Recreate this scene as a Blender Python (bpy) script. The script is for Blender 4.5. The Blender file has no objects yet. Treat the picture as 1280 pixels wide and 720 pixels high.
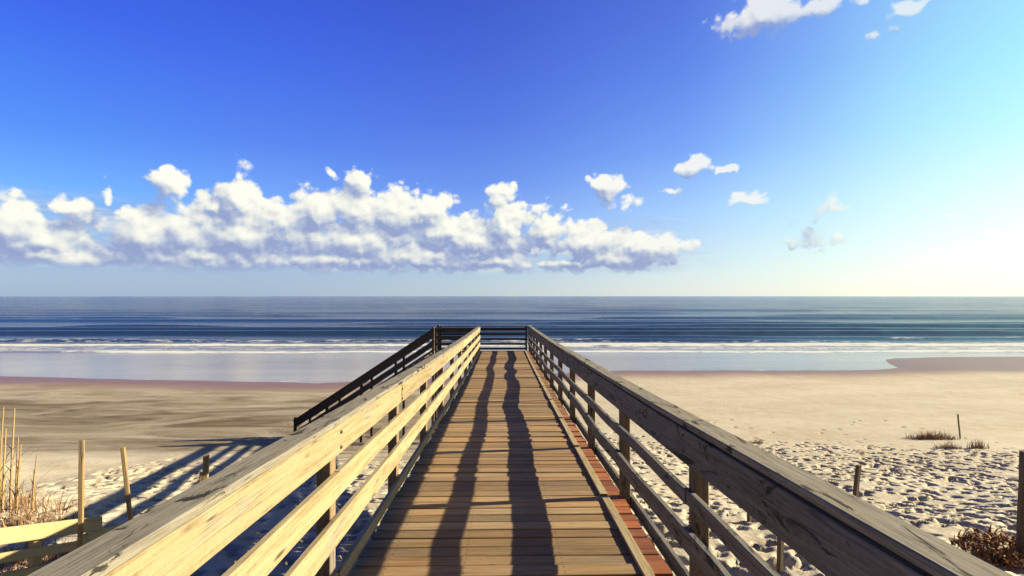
import bpy, math, random
import numpy as np

random.seed(7)
RNG = np.random.default_rng(11)
R = math.radians
scn = bpy.context.scene
COL = scn.collection
CAM_Z = 7.15                       # sea level is z = 0
F_PX = 600.0                       # focal length in pixels of the 1280 px wide photograph
EXPO = 1.6
ALB = .74                          # overall reflectance level of the weathered, dry surfaces
SUN_EL, SUN_AZ = 23.4, 6.8         # elevation, degrees from +X towards +Y

# ------------------------------------------------------------------ numpy noise
def _hash(ix, iy, seed):
    h = (ix.astype(np.int64) * 374761393 + iy.astype(np.int64) * 668265263 + seed * 1274126177) & 0x7fffffff
    h = ((h ^ (h >> 13)) * 1274126177) & 0x7fffffff
    h = h ^ (h >> 16)
    return (h & 0xffff) / 65535.0

def vnoise(x, y, seed=0):
    x = np.asarray(x, float); y = np.asarray(y, float)
    x, y = np.broadcast_arrays(x, y)
    ix, iy = np.floor(x), np.floor(y)
    fx, fy = x - ix, y - iy
    fx = fx * fx * (3 - 2 * fx); fy = fy * fy * (3 - 2 * fy)
    a = _hash(ix, iy, seed); b = _hash(ix + 1, iy, seed)
    c = _hash(ix, iy + 1, seed); d = _hash(ix + 1, iy + 1, seed)
    return (a + (b - a) * fx) * (1 - fy) + (c + (d - c) * fx) * fy

def fbm(x, y, seed=0, octv=4):
    s = 0; a = 0.5; t = 0
    for o in range(octv):
        s = s + a * vnoise(np.asarray(x) * 2 ** o, np.asarray(y) * 2 ** o, seed + o * 17); t += a; a *= 0.5
    return s / t

def sstep(a, b, x):
    t = np.clip((np.asarray(x, float) - a) / (b - a), 0, 1)
    return t * t * (3 - 2 * t)

def n1(x, seed):
    return float(fbm(x, seed * 3.7, seed, 3)) - 0.5

# ------------------------------------------------------------------ mesh builder
class MB:
    def __init__(self):
        self.v = []; self.f = []; self.uv = []
    def ring_sweep(self, rings, lens, perim, u0=0.0, caps=True):
        """rings: list of lists of points (same count); quads between them with UV u along, v around."""
        n = len(rings[0]); b = len(self.v)
        for r in rings: self.v.extend(r)
        for i in range(len(rings) - 1):
            for k in range(n):
                k2 = (k + 1) % n
                self.f.append((b + i * n + k, b + i * n + k2, b + (i + 1) * n + k2, b + (i + 1) * n + k))
                va, vb = perim[k], perim[k + 1]
                ua, ub = u0 + lens[i], u0 + lens[i + 1]
                self.uv.extend([(ua, va), (ua, vb), (ub, vb), (ub, va)])
        if caps:
            self.f.append(tuple(b + k for k in range(n - 1, -1, -1)))
            self.uv.extend([(u0 + 0.013 * k, perim[k] * .3) for k in range(n - 1, -1, -1)])
            e = b + (len(rings) - 1) * n
            self.f.append(tuple(e + k for k in range(n)))
            self.uv.extend([(u0 + 0.013 * k, perim[k] * .3) for k in range(n)])
    def beam(self, pts, right, up, a, b, ch=0.004, u0=None):
        """rectangular bar through pts; half sizes a along right, b along up (vectors or lists of vectors)"""
        if u0 is None: u0 = random.uniform(0, 50)
        prof = [(-a + ch, -b), (a - ch, -b), (a, -b + ch), (a, b - ch), (a - ch, b), (-a + ch, b), (-a, b - ch), (-a, -b + ch)]
        per = [0]
        for k in range(8):
            p, q = prof[k], prof[(k + 1) % 8]
            per.append(per[-1] + math.dist(p, q))
        off = random.uniform(0, 9)
        per = [p + off for p in per]
        rings = []; lens = [0]
        for i, p in enumerate(pts):
            r = right[i] if isinstance(right[0], (list, tuple)) else right
            w = up[i] if isinstance(up[0], (list, tuple)) else up
            rings.append([tuple(p[j] + r[j] * x + w[j] * y for j in range(3)) for x, y in prof])
            if i: lens.append(lens[-1] + math.dist(p, pts[i - 1]))
        self.ring_sweep(rings, lens, per, u0)
    def rod(self, pts, radii, n=7):
        rings = []; lens = [0]
        for i, p in enumerate(pts):
            rings.append([(p[0] + radii[i] * math.cos(2 * math.pi * k / n), p[1] + radii[i] * math.sin(2 * math.pi * k / n), p[2]) for k in range(n)])
            if i: lens.append(lens[-1] + math.dist(p, pts[i - 1]))
        per = [2 * math.pi * radii[0] * k / n for k in range(n + 1)]
        self.ring_sweep(rings, lens, per, random.uniform(0, 50))
    def blade(self, p, dirv, h, w, lean, segs=3):
        """thin tapered grass blade as a narrow two-sided strip with a V fold"""
        b = len(self.v)
        dx, dy = dirv
        px, py = -dy, dx
        for i in range(segs + 1):
            t = i / segs
            c = (p[0] + dx * lean * t * t * h, p[1] + dy * lean * t * t * h, p[2] + h * t * (1 - 0.25 * lean * t))
            ww = w * (1 - 0.85 * t)
            self.v.extend([(c[0] - px * ww, c[1] - py * ww, c[2]), (c[0] + px * ww, c[1] + py * ww, c[2]),
                           (c[0] + dx * ww * .8, c[1] + dy * ww * .8, c[2])])
        for i in range(segs):
            o = b + i * 3
            for k, k2 in ((0, 1), (1, 2), (2, 0)):
                self.f.append((o + k, o + k2, o + 3 + k2, o + 3 + k))
                self.uv.extend([(i / segs * h, 0), (i / segs * h, .01), ((i + 1) / segs * h, .01), ((i + 1) / segs * h, 0)])
    def build(self, name, mat, parent=None, smooth=False, base=None):
        o0 = parent['_w'] if parent is not None and '_w' in parent else (base or (0, 0, 0))
        me = bpy.data.meshes.new(name)
        me.from_pydata([(x - o0[0], y - o0[1], z - o0[2]) for x, y, z in self.v], [], self.f)
        uvl = me.uv_layers.new(name='UVMap')
        uvl.data.foreach_set('uv', np.array(self.uv, float).ravel())
        me.materials.append(mat)
        if smooth: me.polygons.foreach_set('use_smooth', [True] * len(me.polygons))
        o = bpy.data.objects.new(name, me); COL.objects.link(o)
        if parent is not None:
            o.parent = parent
            o['_w'] = list(parent['_w'])
        else:
            o.location = o0; o['_w'] = list(o0)
        return o

def empty(name, loc):
    o = bpy.data.objects.new(name, None); COL.objects.link(o); o.location = loc; o['_w'] = list(loc)
    return o

def tag(o, label=None, cat=None, group=None, kind=None):
    if label: o['label'] = label
    if cat: o['category'] = cat
    if group: o['group'] = group
    if kind: o['kind'] = kind
    return o

# ------------------------------------------------------------------ node helpers
def s2l(c):
    return tuple(((v / 255) / 12.92 if v / 255 <= 0.04045 else ((v / 255 + 0.055) / 1.055) ** 2.4) for v in c)

class NT:
    def __init__(self, tree): self.t = tree; self.n = tree.nodes; self.l = tree.links
    def put(self, s, v):
        if hasattr(v, 'is_output'): self.l.new(v, s)
        elif isinstance(v, (tuple, list)):
            dv = s.default_value
            s.default_value = tuple(v) + ((1.0,) if len(dv) == 4 and len(v) == 3 else ())
        else: s.default_value = v
    def math(self, op, a, b=None, c=None, clamp=False):
        n = self.n.new('ShaderNodeMath'); n.operation = op; n.use_clamp = clamp
        for i, v in enumerate((a, b, c)):
            if v is not None: self.put(n.inputs[i], v)
        return n.outputs[0]
    def vmath(self, op, a, b=None, scale=None):
        n = self.n.new('ShaderNodeVectorMath'); n.operation = op
        self.put(n.inputs[0], a)
        if b is not None: self.put(n.inputs[1], b)
        if scale is not None: self.put(n.inputs['Scale'], scale)
        return n.outputs['Value'] if op in ('LENGTH', 'DOT_PRODUCT', 'DISTANCE') else n.outputs[0]
    dim = '3D'
    def noise(self, vec, scale, detail=4, rough=.55, dist=0.0):
        n = self.n.new('ShaderNodeTexNoise'); n.noise_dimensions = self.dim; self.put(n.inputs['Vector'], vec)
        n.inputs['Scale'].default_value = scale; n.inputs['Detail'].default_value = detail
        n.inputs['Roughness'].default_value = rough; n.inputs['Distortion'].default_value = dist
        return n.outputs['Fac']
    def voro(self, vec, scale, feature='F1'):
        n = self.n.new('ShaderNodeTexVoronoi'); n.voronoi_dimensions = self.dim; n.feature = feature; self.put(n.inputs['Vector'], vec)
        n.inputs['Scale'].default_value = scale
        return n.outputs['Distance']
    def ramp(self, fac, stops, interp='LINEAR'):
        n = self.n.new('ShaderNodeValToRGB'); n.color_ramp.interpolation = interp
        el = n.color_ramp.elements
        while len(el) < len(stops): el.new(0.5)
        for e, (p, c) in zip(el, stops):
            e.position = p
            e.color = (c, c, c, 1) if not isinstance(c, (tuple, list)) else tuple(c)[:3] + (1,)
        self.put(n.inputs[0], fac)
        return n.outputs[0]
    def map(self, v, a, b, c=0.0, d=1.0, smooth=False):
        n = self.n.new('ShaderNodeMapRange'); self.put(n.inputs[0], v)
        if smooth: n.interpolation_type = 'SMOOTHSTEP'
        for i, x in enumerate((a, b, c, d)): self.put(n.inputs[i + 1], x)
        return n.outputs[0]
    def mix(self, fac, a, b, blend='MIX'):
        n = self.n.new('ShaderNodeMix'); n.data_type = 'RGBA'; n.blend_type = blend
        self.put(n.inputs[0], fac); self.put(n.inputs[6], a); self.put(n.inputs[7], b)
        return n.outputs[2]
    def comb(self, x, y, z=0.0):
        n = self.n.new('ShaderNodeCombineXYZ')
        for i, v in enumerate((x, y, z)): self.put(n.inputs[i], v)
        return n.outputs[0]
    def attr(self, name):
        n = self.n.new('ShaderNodeAttribute'); n.attribute_name = name
        return n.outputs['Fac']
    def bump(self, h, strength, dist, normal=None):
        n = self.n.new('ShaderNodeBump'); self.put(n.inputs['Height'], h)
        self.put(n.inputs['Strength'], strength); n.inputs['Distance'].default_value = dist
        if normal is not None: self.put(n.inputs['Normal'], normal)
        return n.outputs[0]

def new_mat(name):
    m = bpy.data.materials.new(name); m.use_nodes = True
    nt = NT(m.node_tree)
    bs = nt.n['Principled BSDF']
    return m, nt, bs

def wood(name, base, dark, pale, contrast=1.0, weather=0.0, gray=(.30, .29, .27), stains=0.0, knots=0.6, rough=.8, spec=.25, nails=None):
    """grain runs along UV u (metres)"""
    m, t, bs = new_mat(name); t.dim = '2D'
    uv = t.n.new('ShaderNodeTexCoord').outputs['UV']
    geo = t.n.new('ShaderNodeNewGeometry')
    rnd = geo.outputs['Random Per Island']
    off = t.comb(t.math('MULTIPLY', rnd, 37.0), t.math('MULTIPLY', rnd, 91.0), 0)
    p = t.vmath('ADD', uv, off)
    fine = t.noise(t.vmath('MULTIPLY', p, (3.5, 75, 1)), 1, 7, .66)
    wide = t.noise(t.vmath('MULTIPLY', p, (0.9, 16, 1)), 1, 5, .6, .6)
    blot = t.noise(t.vmath('MULTIPLY', p, (1.6, 5, 1)), 1, 4, .6)
    spk = t.noise(p, 42, 5, .7)
    g = t.math('ADD', t.math('ADD', t.math('MULTIPLY', fine, .38), t.math('MULTIPLY', wide, .42)), t.math('MULTIPLY', spk, .20))
    c = t.ramp(g, [(.5 - .2 / contrast, dark), (.5, base), (.5 + .22 / contrast, pale)])
    # whole-board tone
    tone = t.map(rnd, 0, 1, .78, 1.16)
    c = t.vmath('SCALE', c, scale=tone)
    # weathered grey patches
    if weather > 0:
        wf = t.map(t.math('ADD', blot, t.math('MULTIPLY', wide, .3)), .78 - weather * .55, .98 - weather * .45, 0, 1, True)
        gcol = t.ramp(fine, [(.3, tuple(v * .55 for v in gray)), (.5, gray), (.72, tuple(min(1, v * 1.35) for v in gray))])
        c = t.mix(t.math('MULTIPLY', wf, .92), c, gcol)
    # long cracks
    cr = t.noise(t.vmath('MULTIPLY', p, (0.55, 26, 1)), 1, 3, .5, .3)
    crk = t.math('SUBTRACT', 1.0, t.map(t.math('ABSOLUTE', t.math('SUBTRACT', cr, .5)), 0.0, .016, 0, 1))
    crk = t.math('MULTIPLY', crk, t.map(blot, .48, .62, 0, 1))
    c = t.mix(t.math('MULTIPLY', crk, .85), c, (.03, .022, .015))
    # knots
    kd = t.voro(t.vmath('MULTIPLY', p, (1.3, 6.5, 1)), 1)
    kn = t.math('MULTIPLY', t.map(kd, .025, .115, 1, 0, True), t.math('MULTIPLY', t.map(t.noise(p, 1.9, 2), .50, .60, .0, 1), knots))
    c = t.mix(kn, c, tuple(v * .42 for v in dark))
    if stains > 0:
        st = t.noise(t.vmath('MULTIPLY', p, (3.2, 9, 1)), 1, 6, .68, .8)
        sf = t.map(st, .60 - .12 * stains, .66 - .1 * stains, 0, .9, True)
        c = t.mix(sf, c, (.018, .017, .016))
    t.put(bs.inputs['Base Color'], c)
    bs.inputs['Roughness'].default_value = rough
    bs.inputs['Specular IOR Level'].default_value = spec
    h = t.math('SUBTRACT', g, t.math('MULTIPLY', crk, .6))
    t.put(bs.inputs['Normal'], t.bump(h, .55, .006))
    return m

# ------------------------------------------------------------------ materials
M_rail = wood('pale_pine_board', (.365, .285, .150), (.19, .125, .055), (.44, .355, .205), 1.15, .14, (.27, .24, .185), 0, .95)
M_railshade = wood('stained_shaded_board', (.165, .148, .118), (.07, .062, .052), (.27, .24, .19), 1.2, .42, (.125, .124, .122), .30, .6)  # stained boards; shade on the right rail's inner faces darkens the base colour
M_cap = wood('weathered_cap_board', (.245, .212, .155), (.10, .085, .06), (.33, .29, .22), 1.25, .62, (.228, .205, .158), .18, .45, .92, .08)
M_post = wood('post_timber', (.28, .19, .09), (.15, .095, .045), (.36, .26, .14), 1, .25, (.21, .18, .15), 0, .3)
M_postshade = wood('shaded_post_timber', (.15, .105, .06), (.08, .055, .035), (.22, .16, .095), 1, .3, (.12, .105, .09), .15, .3)  # post timber with the unlit faces' shade put into its colour
M_darkshade = wood('shaded_timber', (.065, .055, .045), (.03, .026, .023), (.10, .088, .07), 1, .3, (.06, .056, .05), .2, .2)  # unlit side of stair and end rails painted into the timber colour
M_fence = wood('new_pine_fence', (.44, .345, .17), (.32, .22, .09), (.50, .41, .23), .8, 0, (.3, .26, .2), 0, .5)
M_stake = wood('stake_timber', (.34, .23, .10), (.20, .12, .05), (.42, .30, .15), 1, .15, (.25, .21, .16), 0, .2)
M_stakedark = wood('dark_stake_timber', (.12, .085, .055), (.06, .042, .028), (.18, .13, .085), 1, .3, (.12, .10, .08), 0, .2)

def deck_material():
    m, t, bs = new_mat('deck_plank_timber')
    tc = t.n.new('ShaderNodeTexCoord'); uv = tc.outputs['UV']
    geo = t.n.new('ShaderNodeNewGeometry'); rnd = geo.outputs['Random Per Island']
    sep = t.n.new('ShaderNodeSeparateXYZ'); t.put(sep.inputs[0], tc.outputs['Object'])
    sx, sy = sep.outputs[0], sep.outputs[1]
    lat = t.math('ADD', t.math('SUBTRACT', sx, .035), t.math('MULTIPLY', sy, .0166))
    off = t.comb(t.math('MULTIPLY', rnd, 37.0), t.math('MULTIPLY', rnd, 91.0), 0)
    p = t.vmath('ADD', uv, off)
    fine = t.noise(t.vmath('MULTIPLY', p, (2.5, 110, 1)), 1, 6, .62)
    wide = t.noise(t.vmath('MULTIPLY', p, (1.1, 20, 1)), 1, 5, .6, .6)
    g = t.math('ADD', t.math('MULTIPLY', fine, .5), t.math('MULTIPLY', wide, .5))
    c = t.ramp(g, [(.30, (.13, .072, .028)), (.5, (.34, .215, .092)), (.70, (.46, .315, .155))])
    grey = t.ramp(g, [(.30, (.11, .08, .05)), (.5, (.28, .21, .125)), (.72, (.40, .31, .20))])
    c = t.mix(t.map(t.noise(t.vmath('MULTIPLY', p, (.8, 1.5, 1)), 1, 3), .42, .62, .1, .8), c, grey)
    hue = t.map(t.math('FRACT', t.math('MULTIPLY', rnd, 7.31)), 0, 1, 0, .38)
    c = t.mix(hue, c, t.mix(1.0, c, (1.0, .72, .50), 'MULTIPLY'))
    c = t.vmath('SCALE', c, scale=t.map(rnd, 0, 1, .62, 1.20))
    # strip outside the batten is unwalked, still red-stained
    red = t.ramp(g, [(.30, (.11, .030, .010)), (.5, (.31, .095, .030)), (.72, (.44, .18, .075))])
    red = t.vmath('SCALE', red, scale=t.map(rnd, 0, 1, .55, 1.25))
    rf = t.math('MULTIPLY', t.map(lat, .955, .975, 0, 1), t.map(sy, 5.0, 11.0, 1.0, .35))
    c = t.mix(rf, c, red)
    cr = t.noise(t.vmath('MULTIPLY', p, (0.8, 30, 1)), 1, 3, .5, .3)
    crk = t.math('SUBTRACT', 1.0, t.map(t.math('ABSOLUTE', t.math('SUBTRACT', cr, .5)), 0.0, .014, 0, 1))
    crk = t.math('MULTIPLY', crk, t.map(wide, .46, .6, 0, .9))
    c = t.mix(crk, c, (.03, .02, .012))
    alat = t.math('ABSOLUTE', lat)
    la = t.math('MINIMUM', t.math('ABSOLUTE', t.math('SUBTRACT', alat, .35)), t.math('ABSOLUTE', t.math('SUBTRACT', alat, .90)))
    vv = t.math('SUBTRACT', t.math('MULTIPLY', t.math('FRACT', t.math('DIVIDE', t.math('ADD', t.math('SUBTRACT', sy, t.math('MULTIPLY', lat, .0166)), 3.0), .1465)), .1465), .07325)
    lb = t.math('SUBTRACT', t.math('ABSOLUTE', vv), .034)
    nd = t.math('SQRT', t.math('ADD', t.math('MULTIPLY', la, la), t.math('MULTIPLY', lb, lb)))
    c = t.mix(t.map(nd, .005, .009, .8, 0), c, (.035, .024, .016))
    # sand caught between the grain
    sandf = t.map(t.noise(tc.outputs['Object'], 3.1, 6, .7), .60, .78, 0, .30)
    c = t.mix(sandf, c, (.34, .27, .17))
    t.put(bs.inputs['Base Color'], c)
    bs.inputs['Roughness'].default_value = .75
    bs.inputs['Specular IOR Level'].default_value = .25
    t.put(bs.inputs['Normal'], t.bump(t.math('SUBTRACT', g, crk), .5, .005))
    return m
M_deck = deck_material()

def grass_material(name, a, b):
    m, t, bs = new_mat(name)
    geo = t.n.new('ShaderNodeNewGeometry')
    c = t.mix(geo.outputs['Random Per Island'], a, b)
    t.put(bs.inputs['Base Color'], c)
    bs.inputs['Roughness'].default_value = .7
    bs.inputs['Specular IOR Level'].default_value = .2
    return m
M_reed = grass_material('dry_reed', (.30, .19, .07), (.42, .30, .14))
M_brown = grass_material('brown_grass', (.19, .10, .05), (.42, .26, .13))
M_leaf = grass_material('rusty_leaf', (.12, .045, .015), (.48, .23, .06))

# ------------------------------------------------------------------ world: Nishita sky + graded air + clouds by direction
def px_dir(px, py):
    dx, dz = (px - 640) / F_PX, (370 - py) / F_PX
    return math.atan2(dx, 1.0), math.atan2(dz, math.hypot(1.0, dx))

def build_world():
    w = bpy.data.worlds.new('World'); scn.world = w; w.use_nodes = True
    w.cycles.sampling_method = 'MANUAL'; w.cycles.sample_map_resolution = 512
    t = NT(w.node_tree); t.dim = '2D'
    for n in list(t.n): t.n.remove(n)
    STR = 0.1
    out = t.n.new('ShaderNodeOutputWorld'); bg = t.n.new('ShaderNodeBackground')
    bg.inputs['Strength'].default_value = STR
    t.l.new(bg.outputs[0], out.inputs[0])
    sky = t.n.new('ShaderNodeTexSky'); sky.sky_type = 'NISHITA'; sky.sun_disc = False
    sky.sun_elevation = R(SUN_EL); sky.sun_rotation = R(90 - SUN_AZ)
    sky.air_density = 1.0; sky.dust_density = .6; sky.ozone_density = 2.0
    tc = t.n.new('ShaderNodeTexCoord')
    d = t.vmath('NORMALIZE', tc.outputs['Generated'])
    sep = t.n.new('ShaderNodeSeparateXYZ'); t.put(sep.inputs[0], d)
    az = t.math('ARCTAN2', sep.outputs[0], sep.outputs[1])
    el = t.math('ARCSINE', sep.outputs[2])
    K = 1.0 / (STR * 2 ** EXPO)
    # graded air: vertical ramps at several bearings (elevation 0..90 deg -> 0..1)
    def rows(lst):
        st = []
        for e, c in lst:
            st.append((e / 90.0, s2l(c)))
        return st
    e01 = t.math('DIVIDE', el, math.pi / 2)
    cols = [
        (-47, rows([(0, (142, 172, 206)), (3, (138, 168, 208)), (5, (130, 185, 236)), (9, (92, 168, 250)), (14, (58, 132, 246)), (21, (40, 100, 240)), (24, (33, 84, 234)), (45, (4, 34, 150)), (90, (0, 18, 108))])),
        (-28, rows([(0, (150, 176, 206)), (3, (142, 170, 210)), (6, (132, 178, 244)), (10, (105, 160, 246)), (16, (72, 122, 240)), (24, (50, 96, 232)), (29, (40, 80, 222)), (45, (4, 34, 150)), (90, (0, 18, 108))])),
        (-3, rows([(0, (184, 202, 212)), (3, (165, 192, 220)), (7, (135, 172, 240)), (13, (95, 138, 234)), (20, (70, 108, 224)), (27, (55, 90, 212)), (32, (47, 78, 202)), (50, (4, 32, 140)), (90, (0, 18, 108))])),
        (23, rows([(0, (224, 232, 226)), (4, (200, 224, 236)), (9, (165, 206, 248)), (16, (112, 160, 244)), (24, (84, 126, 232)), (30, (72, 108, 220)), (50, (6, 40, 150)), (90, (0, 18, 108))])),
        (36, rows([(0, (240, 244, 228)), (4, (222, 243, 236)), (9, (195, 236, 243)), (15, (160, 214, 246)), (22, (132, 186, 245)), (28, (124, 172, 244)), (50, (30, 76, 175)), (90, (0, 18, 108))])),
        (47, rows([(0, (255, 253, 240)), (4, (250, 255, 245)), (9, (226, 254, 243)), (14, (190, 250, 240)), (19, (166, 241, 244)), (25, (156, 222, 246)), (50, (44, 95, 190)), (90, (0, 18, 108))])),
    ]
    acc = None; prev = None
    for a, st in cols:
        c = t.ramp(e01, st)
        if acc is None: acc = c
        else: acc = t.mix(t.map(az, R(prev - 5), R(a + 5), 0, 1, True), acc, c)
        prev = a
    # past the frame: brighter towards the sun, deep blue away from it
    sd = (math.cos(R(SUN_EL)) * math.cos(R(SUN_AZ)), math.cos(R(SUN_EL)) * math.sin(R(SUN_AZ)), math.sin(R(SUN_EL)))
    ds = t.vmath('DOT_PRODUCT', d, sd)
    behind = t.ramp(e01, rows([(0, (90, 112, 150)), (4, (70, 102, 155)), (14, (26, 64, 155)), (30, (10, 46, 145)), (50, (4, 30, 130)), (90, (0, 18, 108))]))
    bf = t.map(t.math('ABSOLUTE', az), R(85), R(130), 0, 1, True)
    acc = t.mix(bf, acc, behind)
    ramp = t.vmath('SCALE', acc, scale=K)
    grad = t.mix(.90, sky.outputs[0], ramp)
    # clouds ------------------------------------------------------------
    blobs = [  # photograph px: x, y, rx, ry, weight
        (-60, 290, 90, 34, 1), (8, 280, 44, 30, 1), (48, 300, 60, 26, 1), (90, 262, 30, 13, .9), (130, 245, 10, 17, .9), (210, 228, 20, 18, 1),
        (180, 292, 44, 28, 1), (235, 296, 44, 32, 1), (262, 256, 16, 12, .9), (298, 250, 25, 33, 1.15), (298, 292, 56, 34, 1.1), (350, 280, 46, 30, 1), (398, 262, 32, 24, 1),
        (452, 226, 17, 15, 1), (413, 218, 9, 6, .8), (446, 262, 42, 26, 1), (500, 266, 52, 26, 1), (535, 262, 34, 18, 1), (560, 290, 50, 26, 1),
        (630, 280, 24, 36, 1.1), (600, 302, 60, 24, 1), (682, 288, 30, 26, 1), (735, 304, 44, 22, 1), (806, 310, 52, 15, .95), (770, 322, 60, 14, .9),
        (445, 302, 80, 30, 1), (420, 326, 90, 15, .95), (520, 320, 80, 18, .95), (250, 322, 120, 18, .95), (60, 322, 110, 12, .9), (620, 326, 90, 12, .8), (720, 328, 80, 9, .75),
        (758, 230, 17, 15, .95), (783, 256, 19, 9, .85), (630, 238, 16, 6, .75), (868, 207, 21, 10, .82), (912, 209, 15, 5, .7), (935, 248, 18, 8, .8), (838, 238, 11, 4, .62),
        (968, 10, 56, 22, .92), (932, 24, 22, 20, .8), (1020, 4, 46, 14, .8), (1150, 2, 34, 8, .6), (1098, 40, 18, 4, .22), (1030, 268, 18, 24, .42), (1020, 298, 40, 12, .42), (1190, 268, 22, 6, .45),
        (-200, 300, 110, 40, 1), (-420, 290, 160, 34, 1)]
    grp = bpy.data.node_groups.new('CloudDensity', 'ShaderNodeTree')
    grp.interface.new_socket('P', in_out='INPUT', socket_type='NodeSocketVector')
    grp.interface.new_socket('Density', in_out='OUTPUT', socket_type='NodeSocketFloat')
    grp.interface.new_socket('Envelope', in_out='OUTPUT', socket_type='NodeSocketFloat')
    g = NT(grp); g.dim = '2D'
    gi = g.n.new('NodeGroupInput'); go = g.n.new('NodeGroupOutput')
    P = gi.outputs[0]
    wv = g.n.new('ShaderNodeTexNoise'); wv.noise_dimensions = '2D'; g.put(wv.inputs['Vector'], P); wv.inputs['Scale'].default_value = 26; wv.inputs['Detail'].default_value = 4
    warp = g.vmath('SCALE', g.vmath('SUBTRACT', wv.outputs['Color'], (.5, .5, .5)), scale=.030)
    Pw = g.vmath('MULTIPLY', g.vmath('ADD', P, warp), (1, 1, 0))
    env = None
    for x, y, rx, ry, wt in blobs:
        a0, e0 = px_dir(x, y)
        a1, _ = px_dir(x + rx, y); _, e1 = px_dir(x, y - ry)
        ra, re = max(abs(a1 - a0), .004), max(abs(e1 - e0), .004)
        q = g.vmath('MULTIPLY', g.vmath('SUBTRACT', Pw, (a0, e0, 0)), (1 / ra, 1 / re, 0))
        v = g.math('MULTIPLY_ADD', g.vmath('LENGTH', q), -.60 * wt, wt)
        env = v if env is None else g.math('SMOOTH_MAX', env, v, .14)
    P2 = g.vmath('MULTIPLY', g.vmath('ADD', P, g.vmath('SCALE', warp, scale=.35)), (1, 1.15, 0))
    def puff(scale):
        n = g.n.new('ShaderNodeTexVoronoi'); n.voronoi_dimensions = '2D'; n.feature = 'SMOOTH_F1'; n.inputs['Smoothness'].default_value = .35
        g.put(n.inputs['Vector'], P2); n.inputs['Scale'].default_value = scale
        return n.outputs['Distance']
    b = g.math('ADD', g.math('MULTIPLY', puff(20), .62), g.math('ADD', g.math('MULTIPLY', puff(43), .42), g.math('MULTIPLY', puff(95), .15)))
    n1_ = g.noise(P2, 60, 5, .66)
    n2_ = g.noise(g.vmath('MULTIPLY', P, (1, 1.5, 0)), 9, 3, .5)
    den = g.math('ADD', env, g.math('MULTIPLY', g.math('SUBTRACT', .52, b), .95))
    den = g.math('ADD', den, g.math('MULTIPLY', g.math('SUBTRACT', n1_, .5), .38))
    den = g.math('ADD', den, g.math('MULTIPLY', g.math('SUBTRACT', n2_, .5), .35))
    g.put(go.inputs[0], den); g.put(go.inputs[1], env)
    Pv = t.comb(az, el, 0)
    def dens(vec):
        n = t.n.new('ShaderNodeGroup'); n.node_tree = grp; t.put(n.inputs[0], vec); return n.outputs
    o0 = dens(Pv); o1 = dens(t.vmath('ADD', Pv, (.006, .009, 0))); o2 = dens(t.vmath('ADD', Pv, (.016, .030, 0)))
    d0 = o0[0]
    mask = t.map(d0, .19, .50, 0, 1, True)
    local = t.math('MULTIPLY', t.math('SUBTRACT', d0, o1[0]), .82)
    broad = t.math('MULTIPLY', t.math('SUBTRACT', o0[1], o2[1]), .95)
    lit = t.math('ADD', t.math('ADD', local, broad), .24)
    lit = t.math('ADD', lit, t.map(el, .035, .17, -.04, .20), clamp=True)
    ccol = t.ramp(lit, [(0, s2l((152, 167, 207))), (.26, s2l((180, 191, 216))), (.48, s2l((213, 220, 226))), (.74, s2l((241, 242, 234))), (1, s2l((255, 254, 242)))])
    # soft grey-lavender body of the bank behind the bright heads, streaky towards the horizon
    streak = t.noise(t.vmath('MULTIPLY', Pv, (7, 60, 0)), 1, 6, .6, .6)
    body = t.noise(t.vmath('MULTIPLY', Pv, (9, 22, 0)), 1, 5, .6, .5)
    bf_ = t.math('MULTIPLY', t.map(el, .040, .062, 0, 1, True), t.map(el, .105, .175, 1, 0, True))
    bf_ = t.math('MULTIPLY', bf_, t.map(az, .18, .45, 1, 0, True))
    bf_ = t.math('MULTIPLY', bf_, t.map(t.math('ADD', t.math('MULTIPLY', body, .6), t.math('MULTIPLY', streak, .4)), .34, .58, 0, .9, True))
    bcol = t.ramp(streak, [(.36, s2l((158, 174, 208))), (.5, s2l((186, 198, 218))), (.64, s2l((218, 225, 226)))])
    K2 = K
    grad = t.mix(bf_, grad, t.vmath('SCALE', bcol, scale=K))
    cl = t.vmath('SCALE', ccol, scale=K)
    thin = t.map(az, .10, .70, 1, .62)
    bank = t.math('MULTIPLY', mask, t.map(el, .034, .062, 0, 1, True))
    front = t.map(t.math('ABSOLUTE', az), R(75), R(95), 1, 0)
    fin = t.mix(t.math('MULTIPLY', t.math('MULTIPLY', bank, thin), front), grad, cl)
    # below the horizon
    fin = t.mix(t.map(el, -.02, -.002, 1, 0), fin, t.vmath('SCALE', (.12, .16, .22), scale=K))
    t.put(bg.inputs['Color'], fin)
build_world()

sun = bpy.data.lights.new('sun', 'SUN'); sun.energy = 5.0; sun.angle = R(.5); sun.color = (1.0, .88, .62)
so = bpy.data.objects.new('sun', sun); COL.objects.link(so)
from mathutils import Vector
_sd = Vector((math.cos(R(SUN_EL)) * math.cos(R(SUN_AZ)), math.cos(R(SUN_EL)) * math.sin(R(SUN_AZ)), math.sin(R(SUN_EL))))
so.rotation_euler = _sd.to_track_quat('Z', 'Y').to_euler(); so.location = (20, 0, 30)

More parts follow.
